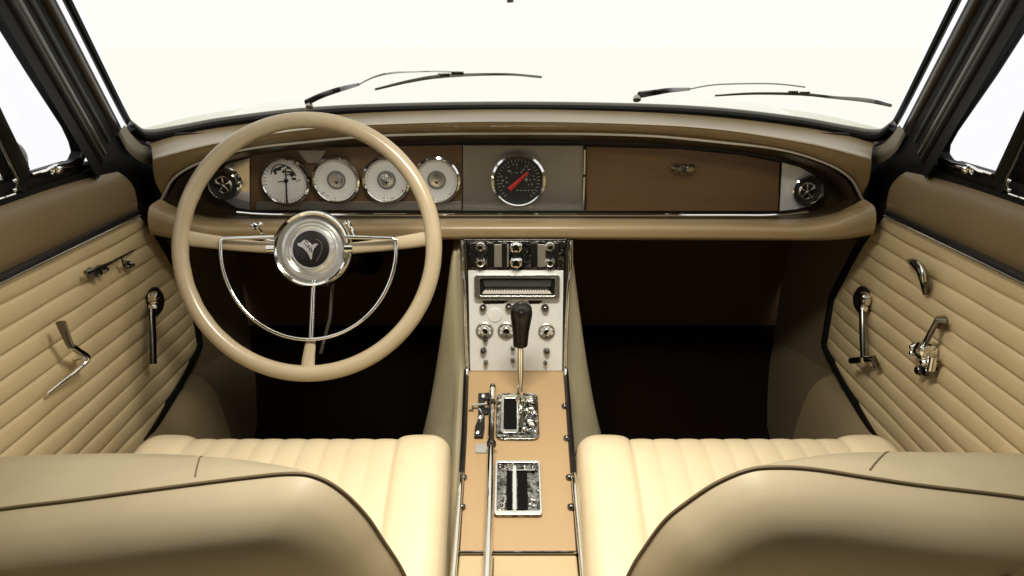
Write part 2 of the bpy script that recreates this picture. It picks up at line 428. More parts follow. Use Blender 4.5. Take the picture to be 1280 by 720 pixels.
# rear-view mirror whose lower lip just enters the frame
rv = thing('rearview_mirror', (0, .93, 1.14), 'dark interior mirror, only its lower clip showing at the top edge', 'mirror')
b = MB(); q = atY(640, -14, .95); b.prism(rrect(q + vm(0, 0, .030), X, Z, .11, .030, .012), vm(0, .015, 0)); b.build('housing', M['black'], rv, bevel=.003)
b = MB(); b.prism(rrect(q + vm(0, -.0015, .030), X, Z, .104, .025, .010), vm(0, .001, 0)); b.build('mirror_glass', M['chrome'], rv)
b = MB(); b.tube([q + vm(0, .01, .04), q + vm(0, .05, .10), q + vm(0, .02, .17)], .006); b.build('stem', M['chrome'], rv)
b = MB(); b.tube([q + vm(-.004, .004, .006), q + vm(-.002, .003, -.0155)], .004, 10); b.build('clip', M['black'], rv)

# ================================================================== DASHBOARD
dash = thing('dashboard', (0, 1.33, .6), 'tan padded dashboard with a recessed brown panel spanning the cabin', 'dashboard')
NS = 97
A = [sym(c) for c in (
    [(640, 133, 1.515), (800, 136, 1.505), (900, 142, 1.48), (1000, 154, 1.445), (1060, 166, 1.40), (1098, 178, 1.355)],
    [(640, 139.5, 1.45), (800, 143, 1.445), (900, 150, 1.425), (1000, 162, 1.39), (1050, 171, 1.36), (1091, 183, 1.315)],
    [(640, 146, 1.375), (800, 149, 1.37), (900, 156, 1.355), (1000, 169, 1.32), (1050, 180, 1.295), (1090, 190, 1.28)],
    [(640, 151, 1.305), (800, 154.5, 1.300), (900, 161, 1.285), (1000, 176, 1.258), (1050, 187, 1.245), (1089, 198, 1.238)],
    [(640, 153.5, 1.300), (800, 157, 1.296), (900, 164, 1.281), (1000, 180, 1.255), (1050, 192, 1.243), (1089, 206, 1.238)],
    [(640, 159, 1.306), (800, 162, 1.302), (900, 170, 1.288), (990, 185, 1.266), (1042, 202, 1.258), (1086, 226, 1.266)],
    [(640, 166, 1.322), (800, 168.5, 1.318), (900, 177, 1.304), (978, 187, 1.290), (1032, 204, 1.282), (1061, 223, 1.282), (1075, 248, 1.286)],
    [(640, 169, 1.322), (800, 172, 1.318), (900, 180, 1.304), (975, 190, 1.292), (1030, 207, 1.276), (1058, 226, 1.262), (1071, 249, 1.252)],
    [(640, 176, 1.372), (800, 179, 1.372), (900, 187, 1.372), (975, 198, 1.372), (1022, 215, 1.37), (1045, 233, 1.365), (1056, 250, 1.36)])]
cur = [byx(c, NS) for c in A]
b = MB(); b.loft(cur[:7], 5)
b.build('dash_top_pad', M['dash'], dash, sharp=70)
b = MB(); b.loft(cur[7:], 3); b.build('recess_lip', M['dkwood'], dash)
b = MB(); b.tube([p + vm(0, -.011, 0) for p in cur[6]], .0022, 8); b.build('recess_bead', M['bead'], dash)
Bc = [sym(c) for c in (
    [(640, 268, 1.372), (960, 268, 1.372), (1010, 264, 1.370), (1040, 258, 1.365), (1056, 250, 1.36)],
    [(640, 272, 1.305), (960, 273, 1.300), (1010, 272, 1.292), (1045, 265, 1.275), (1062, 257, 1.262), (1071, 249, 1.252)])]
cb = [byx(c, NS) for c in Bc]
b = MB(); b.loft(cb, 3); b.build('recess_shelf', M['dkwood'], dash)
Br = [sym(c) for c in (
    [(640, 272, 1.310), (960, 273, 1.305), (1010, 272, 1.296), (1045, 265, 1.280), (1064, 256, 1.265), (1080, 249, 1.255)],
    [(640, 276, 1.275), (900, 277, 1.272), (1000, 278, 1.262), (1040, 272, 1.250), (1065, 263, 1.242), (1092, 257, 1.236)],
    [(640, 283, 1.252), (900, 284, 1.250), (1000, 285, 1.240), (1040, 281, 1.230), (1068, 273, 1.224), (1095, 267, 1.222)],
    [(640, 292, 1.250), (900, 293, 1.248), (1000, 294, 1.238), (1040, 292, 1.228), (1068, 286, 1.222), (1095, 280, 1.220)],
    [(640, 299, 1.262), (900, 300, 1.260), (1000, 300.5, 1.250), (1040, 300, 1.242), (1068, 297, 1.235), (1092, 292, 1.232)],
    [(640, 298, 1.330), (900, 299, 1.330), (1000, 299, 1.32), (1040, 298, 1.31), (1068, 296, 1.30), (1092, 292, 1.29)])]
b = MB(); b.loft([byx(c, NS) for c in Br], 5); b.build('dash_lower_roll', M['dash'], dash, sharp=70)
# chrome strip along the shelf
b = MB(); b.tube(smooth([atY(p, q, y) for p, q, y in ((296, 265, 1.30), (330, 267.5, 1.303), (400, 268.3, 1.303), (640, 268.5, 1.303), (900, 268.8, 1.303), (965, 268.5, 1.30), (1010, 264, 1.29))], 60), .0026, 8)
b.build('chrome_strip', M['chrome'], dash)
# back panel and the layered plates on it
PY = 1.366
def plate(pts, y0, name, mat, thick=.004, bevel=.0008):
    b = MB(); b.prism([atY(p, q, y0) for p, q in pts], vm(0, thick, 0)); return b.build(name, mat, dash, bevel=bevel)
plate([(210, 166), (1070, 166), (1070, 272), (210, 272)], 1.374, 'back_panel', M['dkwood'])
plate([(313, 186), (577.5, 181), (577.5, 264), (313, 264)], PY, 'instrument_panel', M['wood'])
plate([(320, 252), (577, 252), (577, 263), (320, 263)], PY - .004, 'instrument_plinth', M['brushed'], .003)
plate([(372, 188), (408, 188), (398, 204), (384, 204)], PY - .004, 'blanking_plate', M['brushed'], .003)
plate([(578.5, 181.5), (729, 182), (728, 263.5), (578.5, 263.5)], PY - .002, 'radio_panel', M['brushed'])
lid = plate([(733, 183), (850, 186), (930, 194), (975, 203), (973, 264), (733, 264)], PY - .004, 'glovebox_lid', M['wood'], .008, .0015)
b = MB(); b.tube([atY(731, 187, PY-.010), atY(730.5, 218, PY-.010)], .0021, 8); b.tube([atY(730.5, 221, PY-.010), atY(729, 263, PY-.010)], .0021, 8); b.build('glovebox_hinge', M['satin'], lid)
c = atY(853, 210.5, PY - .006)
b = MB(); b.lathe(c, FR, [(.0105, 0), (.0105, .006), (.007, .010)], 24); lk = b.build('lock', M['chrome'], lid)
b = MB()
for dx in (-.014, .014): b.lathe(c + vm(dx, 0, .001), FR, [(.0088, 0), (.0092, .008), (.004, .014)], 16)
b.box(c + vm(0, -.012, 0), (.024, .006, .006)); b.build('knob', M['chrome'], lk)
b = MB(); b.box(c + vm(0, -.0155, -.001), (.008, .002, .009)); b.build('keyhole', M['ink'], lk)

def ticks(b, C, r0, r1, a0, a1, n, w, skip=0):
    for k in range(n):
        if skip and k % skip == 0: continue
        a = R(a0 + (a1 - a0) * k / (n - 1)); dvec = X*math.cos(a) + Z*math.sin(a); t = X*math.sin(a) - Z*math.cos(a)
        b.prism([C + dvec*r0 + t*w, C + dvec*r1 + t*w, C + dvec*r1 - t*w, C + dvec*r0 - t*w], FR*.0004)
def gauge(px, py, rpx, label, kind):
    C = atY(px, py, PY - .004); r = rpx * (atY(px + 1, py, PY) - atY(px, py, PY)).x
    g = MB(); g.lathe(C, FR, [(r*1.10, -.004), (r*1.10, .006), (r*1.07, .0105), (r*.99, .012), (r*.95, .0105), (r*.93, .004), (r*.93, .001)], 56, capend=False)
    g = g.build('gauge', M['chrome'], dash); tag(g, label)
    f = MB(); F0 = C + FR*.003
    f.lathe(C, FR, [(r*.94, .0), (r*.94, .0025), (r*.93, .003)], 48)
    face = f.build('dial_face', M['face'] if kind in ('plain', 'clock') else M['ink'], g)
    if kind == 'plain':
        b = MB(); b.lathe(F0, FR, [(r*.42, 0), (r*.42, .0016), (r*.36, .0022), (r*.33, .0004)], 40, False); b.build('inner_ring', M['greyink'], g)
        b = MB(); b.lathe(F0, FR, [(r*.31, .0002), (r*.29, .0014), (r*.1, .0020)], 30); b.build('centre_boss', M['satin'], g)
        b = MB(); ticks(b, F0 + FR*.0002, r*.83, r*.90, -235, 55, 31, .00035)
        for a in (random.uniform(210, 330) for _ in range(5)):
            q = F0 + FR*.0003 + (X*math.cos(R(a)) + Z*math.sin(R(a)))*r*.86; b.box(q, (.003, .0004, .0018))
        b.build('dial_marks', M['greyink'], g)
        q = F0 + FR*.0022
        b = MB(); b.prism([q + X*-.0045 - Z*.003, q + X*.0045 - Z*.003, q - Z*.0085], FR*.0006); b.build('pointer', M['ink'], g)
    elif kind == 'clock':
        b = MB()
        ticks(b, F0 + FR*.0002, r*.84, r*.92, 0, 350, 36, .00035)
        for dx, dz, sx, sz in ((-.30, .52, .016, .007), (-.12, .62, .014, .004), (.18, .58, .010, .005), (.32, .30, .013, .009), (.36, .10, .010, .006), (-.22, -.02, .016, .0025), (-.44, .40, .006, .012), (.20, .40, .012, .004), (.55, .02, .012, .0018), (.10, .28, .012, .0025), (-.05, .42, .007, .006)):
            o = F0 + FR*.0003 + X*dx*r + Z*dz*r
            b.box(o, (sx*.8, .0004, sz*.8), Matrix.Rotation(random.uniform(-.5, .5), 3, 'Y'))
        b.tube(smooth([F0 + FR*.0006 + X*r*x_ + Z*r*z_ for x_, z_ in ((-.62, .30), (-.50, .58), (-.22, .74), (.10, .66), (.30, .50), (.46, .22))], 16), .0010, 5)
        b.build('dial_marks', M['ink'], g)
        b = MB(); a, c2 = F0 + FR*.003 + X*.003 + Z*r*.55, F0 + FR*.003 - X*.002 - Z*r*1.0
        b.tube([a, c2], lambda t: .0011 + .0006*t, 6); b.lathe(F0 + X*.001 + Z*.001, FR, [(.004, 0), (.004, .004), (.001, .005)], 16); b.build('needle', M['black'], g)
    elif kind == 'radio':
        b = MB(); ticks(b, F0 + FR*.0002, r*.74, r*.86, -50, 230, 29, .0004)
        for k in range(46):
            a = R(random.uniform(-25, 205)); q = random.uniform(.28, .70)*r
            b.box(F0 + FR*.0003 + X*q*math.cos(a) + Z*q*math.sin(a), (random.uniform(.0015, .004), .0004, random.uniform(.0008, .0018)), Matrix.Rotation(random.uniform(-1.2, 1.2), 3, 'Y'))
        for k in range(5): b.box(F0 + FR*.0003 + X*r*(-.05 + .15*k) - Z*r*.40, (.0035, .0004, .0012))
        b.build('dial_marks', M['whiteink'], g)
        b = MB(); a = F0 + FR*.003 + X*(-r*.36) - Z*r*.36; e = F0 + FR*.003 + X*r*.38 + Z*r*.34
        b.tube([a, e], lambda t: .0048 - .0026*t, 8, flat=.4, up=(0, 0, 1)); b.build('needle', M['red'], g)
    elif kind == 'vent':
        b = MB(); b.lathe(F0, FR, [(r*.62, 0), (r*.62, .006), (r*.52, .009), (r*.45, .004)], 36, False)
        for k in range(5):
            a = R(20 + 72*k); dv = X*math.cos(a) + Z*math.sin(a); b.tube([F0 + FR*.004 + dv*r*.12, F0 + FR*.004 + dv*r*.60], .0022, 6)
        b.lathe(F0, FR, [(r*.2, .002), (r*.17, .009), (r*.05, .011)], 20); b.build('vent_louvre', M['chrome'], g)
    return g
gauge(358, 226, 28.5, 'ivory dial crowded with black marks and a vertical black needle', 'clock')
gauge(421, 224.5, 27.5, 'plain ivory dial right beside the dial with the black needle', 'plain')
gauge(483.5, 224.5, 27.5, 'plain ivory dial partly behind the steering wheel rim, third dial along', 'plain')
gauge(546, 224.5, 27.5, 'plain ivory dial nearest the brushed grey panel', 'plain')
gauge(648, 225, 31.5, 'black dial with a red needle on the brushed grey panel', 'radio')
# end vents set in bright plates
pl = plate([(283, 205), (312, 197), (312, 263), (296, 260), (272, 246), (270, 222)], PY - .003, 'vent_plate', M['chrome'], .004)
gauge(281, 230, 18, 'round dark air vent at the dash end behind the wheel rim', 'vent')
pl = plate([(978, 203), (1000, 209), (1018, 219), (1030, 232), (1030, 245), (1014, 257), (994, 262), (975, 264)], PY - .003, 'vent_plate', M['plate'], .004)
gauge(1007, 237.5, 17.5, 'round dark air vent in a bright plate right of the glovebox', 'vent')
# stack of dark under-dash so that nothing shows through
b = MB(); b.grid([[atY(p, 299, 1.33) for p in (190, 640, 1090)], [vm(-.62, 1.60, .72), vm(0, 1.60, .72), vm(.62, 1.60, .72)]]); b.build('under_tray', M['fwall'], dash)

# ================================================================== STEERING WHEEL
KW = 1.12 / F
CW = O + ray(384, 308.5) * 1.12
UW = vm(0, SP, CP); NW = vm(0, -CP, SP)
def Wp(px, py, d=0.0):
    return CW + X*((px-384)*KW) + UW*((308.5-py)*KW) + NW*d
sw = thing('steering_wheel', Wp(384, 308.5, -.05), 'ivory rimmed three spoke steering wheel with a chrome half horn ring', 'steering wheel')
rad = 158.5 * KW
b = MB(); n = 120; rows = []
for i in range(n):
    a = 2*math.pi*i/n; dv = X*math.cos(a) + UW*math.sin(a)
    row = []
    for k in range(20):
        c = 2*math.pi*k/20
        tr = .0128; sc_ = 1.0
        if math.sin(c) < 0: sc_ = 1 - .06*abs(math.sin(i*math.pi*3/4))   # finger grips at the back
        row.append(CW + dv*(rad + tr*math.cos(c)*sc_) + NW*(tr*1.0*math.sin(c)*sc_))
    rows.append(row)
b.grid(rows, close_u=True, close_v=True); b.build('rim', M['rim'], sw)
def spoke(P, w0, w1, name='spoke'):
    b = MB(); P = smooth(P, 16)
    b.tube(P, lambda t: w0 + (w1 - w0)*t, 14, flat=.55, up=UW if abs((P[-1]-P[0]).x) > .05 else X)
    return b.build(name, M['rim'], sw)
spoke([Wp(222, 296, -.002), Wp(250, 300, -.008), Wp(290, 305, -.016), Wp(345, 310, -.022)], .0125, .0085)
spoke([Wp(546, 296, -.002), Wp(520, 300, -.008), Wp(480, 305, -.016), Wp(428, 310, -.022)], .0125, .0085)
spoke([Wp(384.5, 466, 0), Wp(384.5, 450, -.004), Wp(386, 432, -.008), Wp(386.5, 424, -.010)], .0115, .0070)
b = MB(); b.tube([Wp(386.5, 428, -.009), Wp(387, 395, -.014), Wp(388, 340, -.020)], .0036, 12); b.build('spoke_rod', M['chrome'], sw)
# horn ring
b = MB(); P = [Wp(342, 296, -.004), Wp(300, 297.5, -.003), Wp(280, 298, -.002)]
for k in range(0, 41):
    a = R(176 + k*(188/40)); P.append(Wp(385 + 110*math.cos(a), 308 - 117*math.sin(a) if False else 308 - 116.5*math.sin(a), -.002))
P += [Wp(490, 298, -.002), Wp(470, 297.5, -.003), Wp(430, 296, -.004)]
b.tube(P, .0030, 10); b.build('horn_ring', M['chrome'], sw)
for sx in (-1, 1):
    b = MB(); b.tube([Wp(386 + sx*44, 311, -.005), Wp(386 + sx*54, 311, -.005)], .0062, 10, flat=.8); b.build('spoke_collar', M['chrome'], sw)
HC = Wp(387, 311, -.022)
b = MB(); k = KW
b.lathe(HC, NW, [(44*k, -.03), (49*k, -.012), (50*k, .002), (48.5*k, .012), (46*k, .016), (43.5*k, .014), (42*k, .007), (40*k, .003)], 72, False); b.build('hub_ring', M['chrome'], sw)
b = MB(); b.lathe(HC, NW, [(41.5*k, .001), (39*k, .006), (38*k, .0085), (35*k, .0095), (34.3*k, .0075), (33.6*k, .0085), (31*k, .0105), (30.4*k, .0090), (29.8*k, .0100), (27*k, .0125), (25*k, .0150), (23.2*k, .0150), (22.8*k, .011)], 72); b.build('hub_dish', M['enamel'], sw)
b = MB(); b.lathe(HC, NW, [(23*k, .010), (22.5*k, .0150), (18*k, .0162), (5*k, .0175)], 48); bd = b.build('hub_badge', M['black'], sw)
# badge: silver winged arrowhead shape traced from the photo's badge, on the black disc
def Bp(x, y, h=.0185): return HC + X*((x-392)/6.8*k) + UW*((370-y)/6.8*k) + NW*h
b = MB()
b.prism([Bp(*p) for p in ((282, 322), (310, 318), (340, 292), (372, 300), (392, 322), (412, 338), (430, 324), (462, 326), (444, 348), (424, 372), (412, 410), (408, 452), (396, 466), (388, 440), (366, 400), (330, 362), (290, 345))], NW*.0012)
b.build('emblem', M['enamel'], bd, bevel=.0004)
b = MB()
for (x0, y0, x1, y1) in ((345, 318, 372, 360), (378, 335, 392, 390), (350, 300, 380, 316), (400, 356, 408, 400)):
    b.tube([Bp(x0, y0, .0198), Bp(x1, y1, .0198)], .0008, 6)
b.build('emblem_line', M['ink'], bd)
b = MB(); b.tube(smooth([Bp(430, 285, .0165), Bp(470, 305, .0163), Bp(488, 350, .0163), Bp(478, 410, .0163), Bp(440, 475, .0160)], 20), .0009, 6); b.build('emblem_arc', M['dkmetal'], bd)
# column behind the wheel
col_t = thing('steering_column', Wp(392, 330, -.2), 'dark steering column running down behind the wheel hub', 'steering column')
b = MB(); b.lathe(Wp(387, 312, -.05), -NW, [(.028, 0), (.032, .02), (.034, .16), (.030, .30), (.030, .42)], 30); b.build('column_tube', M['pillar'], col_t)
b = MB(); b.tube([Wp(404, 352, -.06), Wp(402, 400, -.05), Wp(393, 445, -.035)], .0028, 8); b.build('column_rod', M['dkmetal'], col_t)
b = MB(); b.tube(smooth([Wp(372, 300, -.045), Wp(340, 300, -.04), Wp(322, 298, -.035), Wp(318, 288, -.03), Wp(312, 281, -.028)], 20), .0026, 8); st = b.build('indicator_stalk', M['chrome'], col_t)
b = MB(); b.lathe(Wp(311, 281, -.03), NW, [(.004, 0), (.006, .004), (.005, .010), (.001, .012)], 14); b.lathe(Wp(318, 279, -.03), NW, [(.003, 0), (.004, .004), (.001, .008)], 12); b.build('stalk_tip', M['chrome'], st)
b = MB(); b.tube(smooth([Wp(405, 300, -.05), Wp(424, 275, -.045), Wp(433, 283, -.035), Wp(440, 296, -.03)], 20), .0030, 8); b.build('switch_lever', M['chrome'], col_t)

# ================================================================== CENTRE CONSOLE
con = thing('centre_console', (0, 1.0, .1), 'tan and bright metal centre console between the two seats', 'console')
SY0, SY1 = 1.245, 1.200                 # stack face leans slightly
s_top = atY(640, 299, SY0); s_bot = atY(640, 463, SY1)
SD = (s_bot - s_top).normalized(); SN = X.cross(SD).normalized()
if SN.y > 0: SN = -SN
SU = -SD
def Sp(px, py, lift=0): return atP(px, py, s_top, SN) + SN*lift
c0 = s_bot; c1 = vm(0, .787, .350)
CD = (c1 - c0).normalized(); CN = CD.cross(X).normalized()
if CN.z < 0: CN = -CN
def Cp(px, py, lift=0): return atP(px, py, c0, CN) + CN*lift
# transmission tunnel, rounded, widening towards the floor
b = MB(); rows = []
for y, zt, hw, bw in ((-.6, .26, .085, .15), (.4, .27, .085, .15), (.78, .325, .078, .15), (.95, .37, .088, .165), (1.10, .405, .094, .185), (1.20, .44, .096, .190), (1.245, .55, .096, .178), (1.27, .66, .096, .162), (1.34, .68, .095, .145), (1.60, .68, .10, .12)):
    row = []
    prof = [(-bw-.03, .10), (-bw, .16), (-bw+.012, .16+(zt-.16)*.45), (-hw-.020, zt-.04), (-hw-.006, zt-.012), (-hw+.01, zt-.004), (0, zt-.003), (hw-.01, zt-.004), (hw+.006, zt-.012), (hw+.020, zt-.04), (bw-.012, .16+(zt-.16)*.45), (bw, .16), (bw+.03, .10)]
    for x, z in smooth([vm(x, z, 0) for x, z in prof], 49) and [(p.x, p.y) for p in smooth([vm(x, z, 0) for x, z in prof], 49)]:
        row.append(vm(x, y, z))
    rows.append(row)
b.loft(rows, 4); b.build('tunnel_cover', M['tunnel'], con, sharp=60)
# upper stack box
def splate(pts, lift, name, mat, parent, th=.003, bevel=.0006):
    b = MB(); b.prism([Sp(p, q, lift) for p, q in pts], -SN*th); return b.build(name, mat, parent, bevel=bevel)
stack = splate([(580, 299), (708, 299), (704, 464), (586, 464)], .001, 'stack_backing', M['dkmetal'], con, .03)
upper = splate([(584, 301), (706, 301), (704.5, 337), (586, 337)], .006, 'heater_panel', M['rough_chrome'], con, .006)
for x0, x1 in ((588, 596), (609, 617), (627, 634), (663, 672), (690, 698)):
    splate([(x0, 303), (x1, 303), (x1, 334), (x0, 334)], .0075, 'panel_inset', M['dkmetal'], upper, .002)
splate([(618, 305), (636, 305), (636, 333), (618, 333)], .0072, 'panel_inset', M['brushed'], upper, .002)
splate([(664, 305), (682, 305), (682, 333), (664, 333)], .0072, 'panel_inset', M['brushed'], upper, .002)
for px in (601, 645, 687):
    big = px == 645
    for py in (308, 327):
        b = MB(); r = .0095 if big else .0072
        b.lathe(Sp(px, py, .006), SN, [(r*1.2, 0), (r*1.2, .003), (r, .004), (r*.95, .015), (r*.6, .018)], 20 if not big else 7); b.build('heater_knob', M['chrome'], upper)
    b = MB(); b.box(Sp(px, 318, .010), (.010, .006, .022)); b.build('slide_lever', M['black'], upper, bevel=.001)
# radio slot
def srr(x0, y0, x1, y1, lift, r=.006):
    a = Sp(x0, y0, lift); c = Sp(x1, y1, lift); m = (a + c)/2
    return rrect(m, X, SU, abs(c.x-a.x)/2, abs((c-a).dot(SU))/2, r)
low = splate([(585.5, 337.8), (704, 337.8), (702.5, 462.5), (588, 462.5)], .006, 'switch_panel', M['plate'], con, .006)
b = MB(); b.frame(srr(593, 342, 699, 373, .006), srr(600, 346.5, 693, 368, .006, .003), SN*.009); rad_ = b.build('radio_surround', M['satin'], con, bevel=.001)
b = MB(); b.prism(srr(600, 346, 693, 368, .0065, .003), SN*.0012); b.build('radio_recess', M['black'], rad_)
b = MB(); b.prism([Sp(603, 347, .008), Sp(690, 347, .008), Sp(688, 356, .020), Sp(606, 356, .020)], -SN*.006); b.build('radio_visor', M['black'], rad_, bevel=.001)
b = MB(); b.prism([Sp(608, 358, .008), Sp(684, 358, .008), Sp(689, 366, .011), Sp(603, 366, .011)], -SN*.002); sc2 = b.build('tuning_scale', M['brushed'], rad_)
b = MB()
for k in range(24):
    x = 608 + k*3.2
    b.prism([Sp(x, 361 - random.uniform(0, 1.5), .0118), Sp(x+1.1, 360.5, .0118), Sp(x+1.1, 363 + random.uniform(0, 1), .0118), Sp(x, 363.2, .0118)], -SN*.001)
b.build('scale_marks', M['face'], sc2)
# knobs and switches
def sknob(px, py, rpx, kind, name='switch'):
    r = rpx*1.36/F; C = Sp(px, py, .006)
    b = MB()
    if kind == 'ring':
        b.lathe(C, SN, [(r, 0), (r, .003), (r*.86, .0045), (r*.80, .002)], 32, False); o = b.build('dial_ring', M['brushed'], low)
        b = MB(); b.lathe(C, SN, [(r*.52, 0), (r*.50, .010), (r*.40, .013), (r*.1, .0135)], 9); b.build('dial_knob', M['chrome'], o)
        b = MB()
        for a in range(0, 360, 45):
            dv = X*math.cos(R(a)) + SU*math.sin(R(a)); b.box(C + dv*r*.68 + SN*.0006, (.0028, .001, .0022))
        b.build('dial_marks', M['greyink'], o)
    else:
        b.lathe(C, SN, [(r, 0), (r, .004), (r*.7, .010), (r*.3, .012)], 12); o = b.build(name, M['dkmetal'], low)
for a in ((604, 384, 4.6, 's'), (636, 383, 4.6, 's'), (681, 384, 5, 's'), (606, 412, 10.5, 'ring'), (633, 412, 10.5, 'ring'), (683, 413, 10, 'ring'),
          (604.5, 437, 4.2, 's'), (607.5, 451.5, 3, 's'), (683, 437.5, 4.2, 's'), (681.5, 452, 2.6, 's'), (641, 434, 3, 's'), (641, 449, 3, 's'), (607, 423, 3.5, 's')): sknob(*a)
b = MB(); b.lathe(Sp(619, 393, .006), SN, [(.0125, 0), (.0125, .002), (.006, .003)], 30); b.build('blank_disc', M['plate'], low)
b = MB()
for px, w_ in ((614, 22), (666, 12)): b.prism([Sp(px-w_/2, 375, .0072), Sp(px+w_, 375, .0072), Sp(px+w_*.7, 378.5, .0072), Sp(px-w_*.4, 379, .0072)], -SN*.001)
b.build('bracket', M['dkmetal'], low)
# tan top plate
b = MB(); b.prism([Cp(585, 464, .002), Cp(706, 464, .002), Cp(721, 690, .002), Cp(574, 690, .002)], -CN*.008); tp = b.build('console_top', M['tan'], con, bevel=.001)
b = MB(); b.prism([Cp(574, 694, .001), Cp(721, 694, .001), Cp(740, 900, .001), Cp(555, 900, .001)], -CN*.03); b.build('rear_console_pad', M['padtan'], con, bevel=.003)
b = MB(); b.tube([Cp(574, 692, .003), Cp(721, 692, .003)], .0026, 8); b.build('cross_trim', M['chrome'], con)
for px in (616.5,): 
    b = MB(); b.box(Cp(px, 710, .003), (.002, .04, .004)); b.build('pad_seam', M['seam'], con)
# side rails: upper tube on stack, black channel, lower chrome tube, screws
for s in (-1, 1):
    f = (lambda l, r_: l if s < 0 else r_)
    b = MB(); b.tube(smooth([Sp(f(577.5, 714), 300, .006), Sp(f(578, 713.5), 335, .008), Sp(f(580.5, 710), 360, .010), Sp(f(582.5, 707.5), 420, .010), Sp(f(584, 706.5), 455, .010), Cp(f(583.5, 707), 472, .004)], 40), .0034, 10)
    b.build('side_rail', M['chrome'], con)
    b = MB(); b.tube(smooth([Sp(f(581.5, 710), 300, .003), Sp(f(584, 706.5), 380, .004), Sp(f(587, 704.0), 462, .004)], 20), .0024, 8); b.build('inner_rail', M['dkmetal'], con)
    b = MB(); b.tube([Cp(f(583, 707), 464, .003), Cp(f(580.5, 712.5), 540, .003), Cp(f(577, 717), 600, .003), Cp(f(571, 724), 690, .003)], .0048, 8); b.build('edge_channel', M['black'], con)
    b = MB(); b.tube(smooth([Cp(f(577, 716.5), 596, .006), Cp(f(575, 719), 620, .010), Cp(f(570.5, 724.5), 680, .010), Cp(f(566, 730), 735, .010), Cp(f(556, 742), 860, .010)], 20), .0046, 12); b.build('side_rail', M['chrome'], con)
    for py in ((599, 636) if s < 0 else (510, 550, 599, 636)):
        t = (py - 464)/226; px = f(586 - 11*t, 703 + 14*t)
        b = MB(); b.lathe(Cp(px, py, .003), CN, [(.0056, 0), (.0056, .003), (.003, .006), (.001, .0065)], 14)
        b.build('rail_screw', M['dkmetal'], con)
# gear selector gate
def crr(x0, y0, x1, y1, lift, r=.008):
    a = Cp(x0, y0, lift); c = Cp(x1, y1, lift); m = (a + c)/2
    return rrect(m, X, -CD, abs(c.x-a.x)/2, abs((c-a).dot(CD))/2, r)
b = MB(); b.prism(crr(621, 494.5, 674.5, 552.5, .002, .012), CN*.005); gate = b.build('gear_gate', M['rough_chrome'], con, bevel=.0015)
b = MB(); b.frame(crr(627, 499, 648, 546, .007, .005), crr(630, 503, 646, 542, .007, .003), CN*.003); b.build('gate_frame', M['satin'], gate, bevel=.0006)
b = MB(); b.prism(crr(630, 502, 646, 543, .0072, .003), CN*.001); b.build('gate_slot', M['hole'], gate)
b = MB()
for (x, y, r, h) in ((663, 508, .009, .010), (659, 519, .006, .008), (668, 521, .006, .006), (664, 533, .010, .006), (655, 541, .005, .006), (669, 544, .004, .005)):
    b.lathe(Cp(x, y, .006), CN + vm(random.uniform(-.3, .3), random.uniform(-.3, .3), 0), [(r, 0), (r*.95, h*.6), (r*.5, h), (r*.2, h*1.1)], 9)
b.build('selector_linkage', M['chrome'], gate)
b = MB(); b.tube(smooth([Cp(650, 540, .010), Cp(653, 525, .014), Cp(657, 512, .012), Cp(668, 503, .010), Cp(671, 520, .009)], 24), .0022, 8); b.build('selector_wire', M['dkmetal'], gate)
# gear lever
gl = thing('gear_lever', Cp(650, 505, 0), 'upright gear lever with a tapered black knob on a chrome shaft', 'gear lever')
foot = Cp(650.5, 505, .004)
kt = O + ray(652, 380) * 1.19; kb = O + ray(650.5, 432) * (1.225)
b = MB(); b.tube([foot, kb + (kt-kb)*.1], lambda t: .0062 - .0012*t, 14); b.build('shaft', M['chrome'], gl)
b = MB(); dd = (kt - kb); L = dd.length
b.lathe(kb, dd, [(.0105, 0), (.0125, .002), (.0140, L*.35), (.0178, L*.68), (.0186, L*.80), (.0170, L*.92), (.010, L*1.0), (.003, L*1.02)], 36); kn = b.build('knob', M['black'], gl)
b = MB(); q = kb + dd*.80 + (O - kt).normalized()*.0183
b.lathe(q, (O-kt).normalized(), [(.007, -.001), (.0065, .0006), (.002, .0010)], 24); kk = b.build('knob_badge', M['rubber'], kn)
b = MB(); b.lathe(foot, vm(0, 0, 1), [(.010, -.003), (.010, .006), (.0065, .012)], 18); b.build('shaft_collar', M['chrome'], gl)
# lower double slot unit
b = MB(); b.prism(crr(619.5, 580, 677.5, 648, .002, .004), CN*.005); sl = b.build('slot_unit', M['rough_chrome'], con, bevel=.001)
b = MB(); b.frame(crr(619.5, 580, 677.5, 648, .007, .004), crr(622, 583, 675, 643, .007, .003), CN*.002); b.build('slot_frame', M['satin'], sl, bevel=.0005)
for x0, x1, y0 in ((633.5, 640, 592), (646.5, 660, 592)):
    b = MB(); b.prism(crr(x0, y0, x1, 642, .0072, .0015), CN*.001); b.build('slot', M['hole'], sl)
b = MB(); b.prism(crr(641, 588, 645.5, 643, .0072, .001), CN*.004)
for _ in range(16):
    x = random.choice((random.uniform(625, 632), random.uniform(662, 672), random.uniform(624, 672))); y = random.uniform(628, 641) if random.random() < .5 else random.uniform(584, 592)
    b.lathe(Cp(x, y, .0068), CN, [(random.uniform(.0015, .0035), 0), (.001, .003)], 7)
b.build('slot_linkage', M['chrome'], sl)
b = MB(); b.tube([Cp(636, 593, .009), Cp(668, 593, .009)], .0016, 8); b.build('slot_bar', M['chrome'], sl)

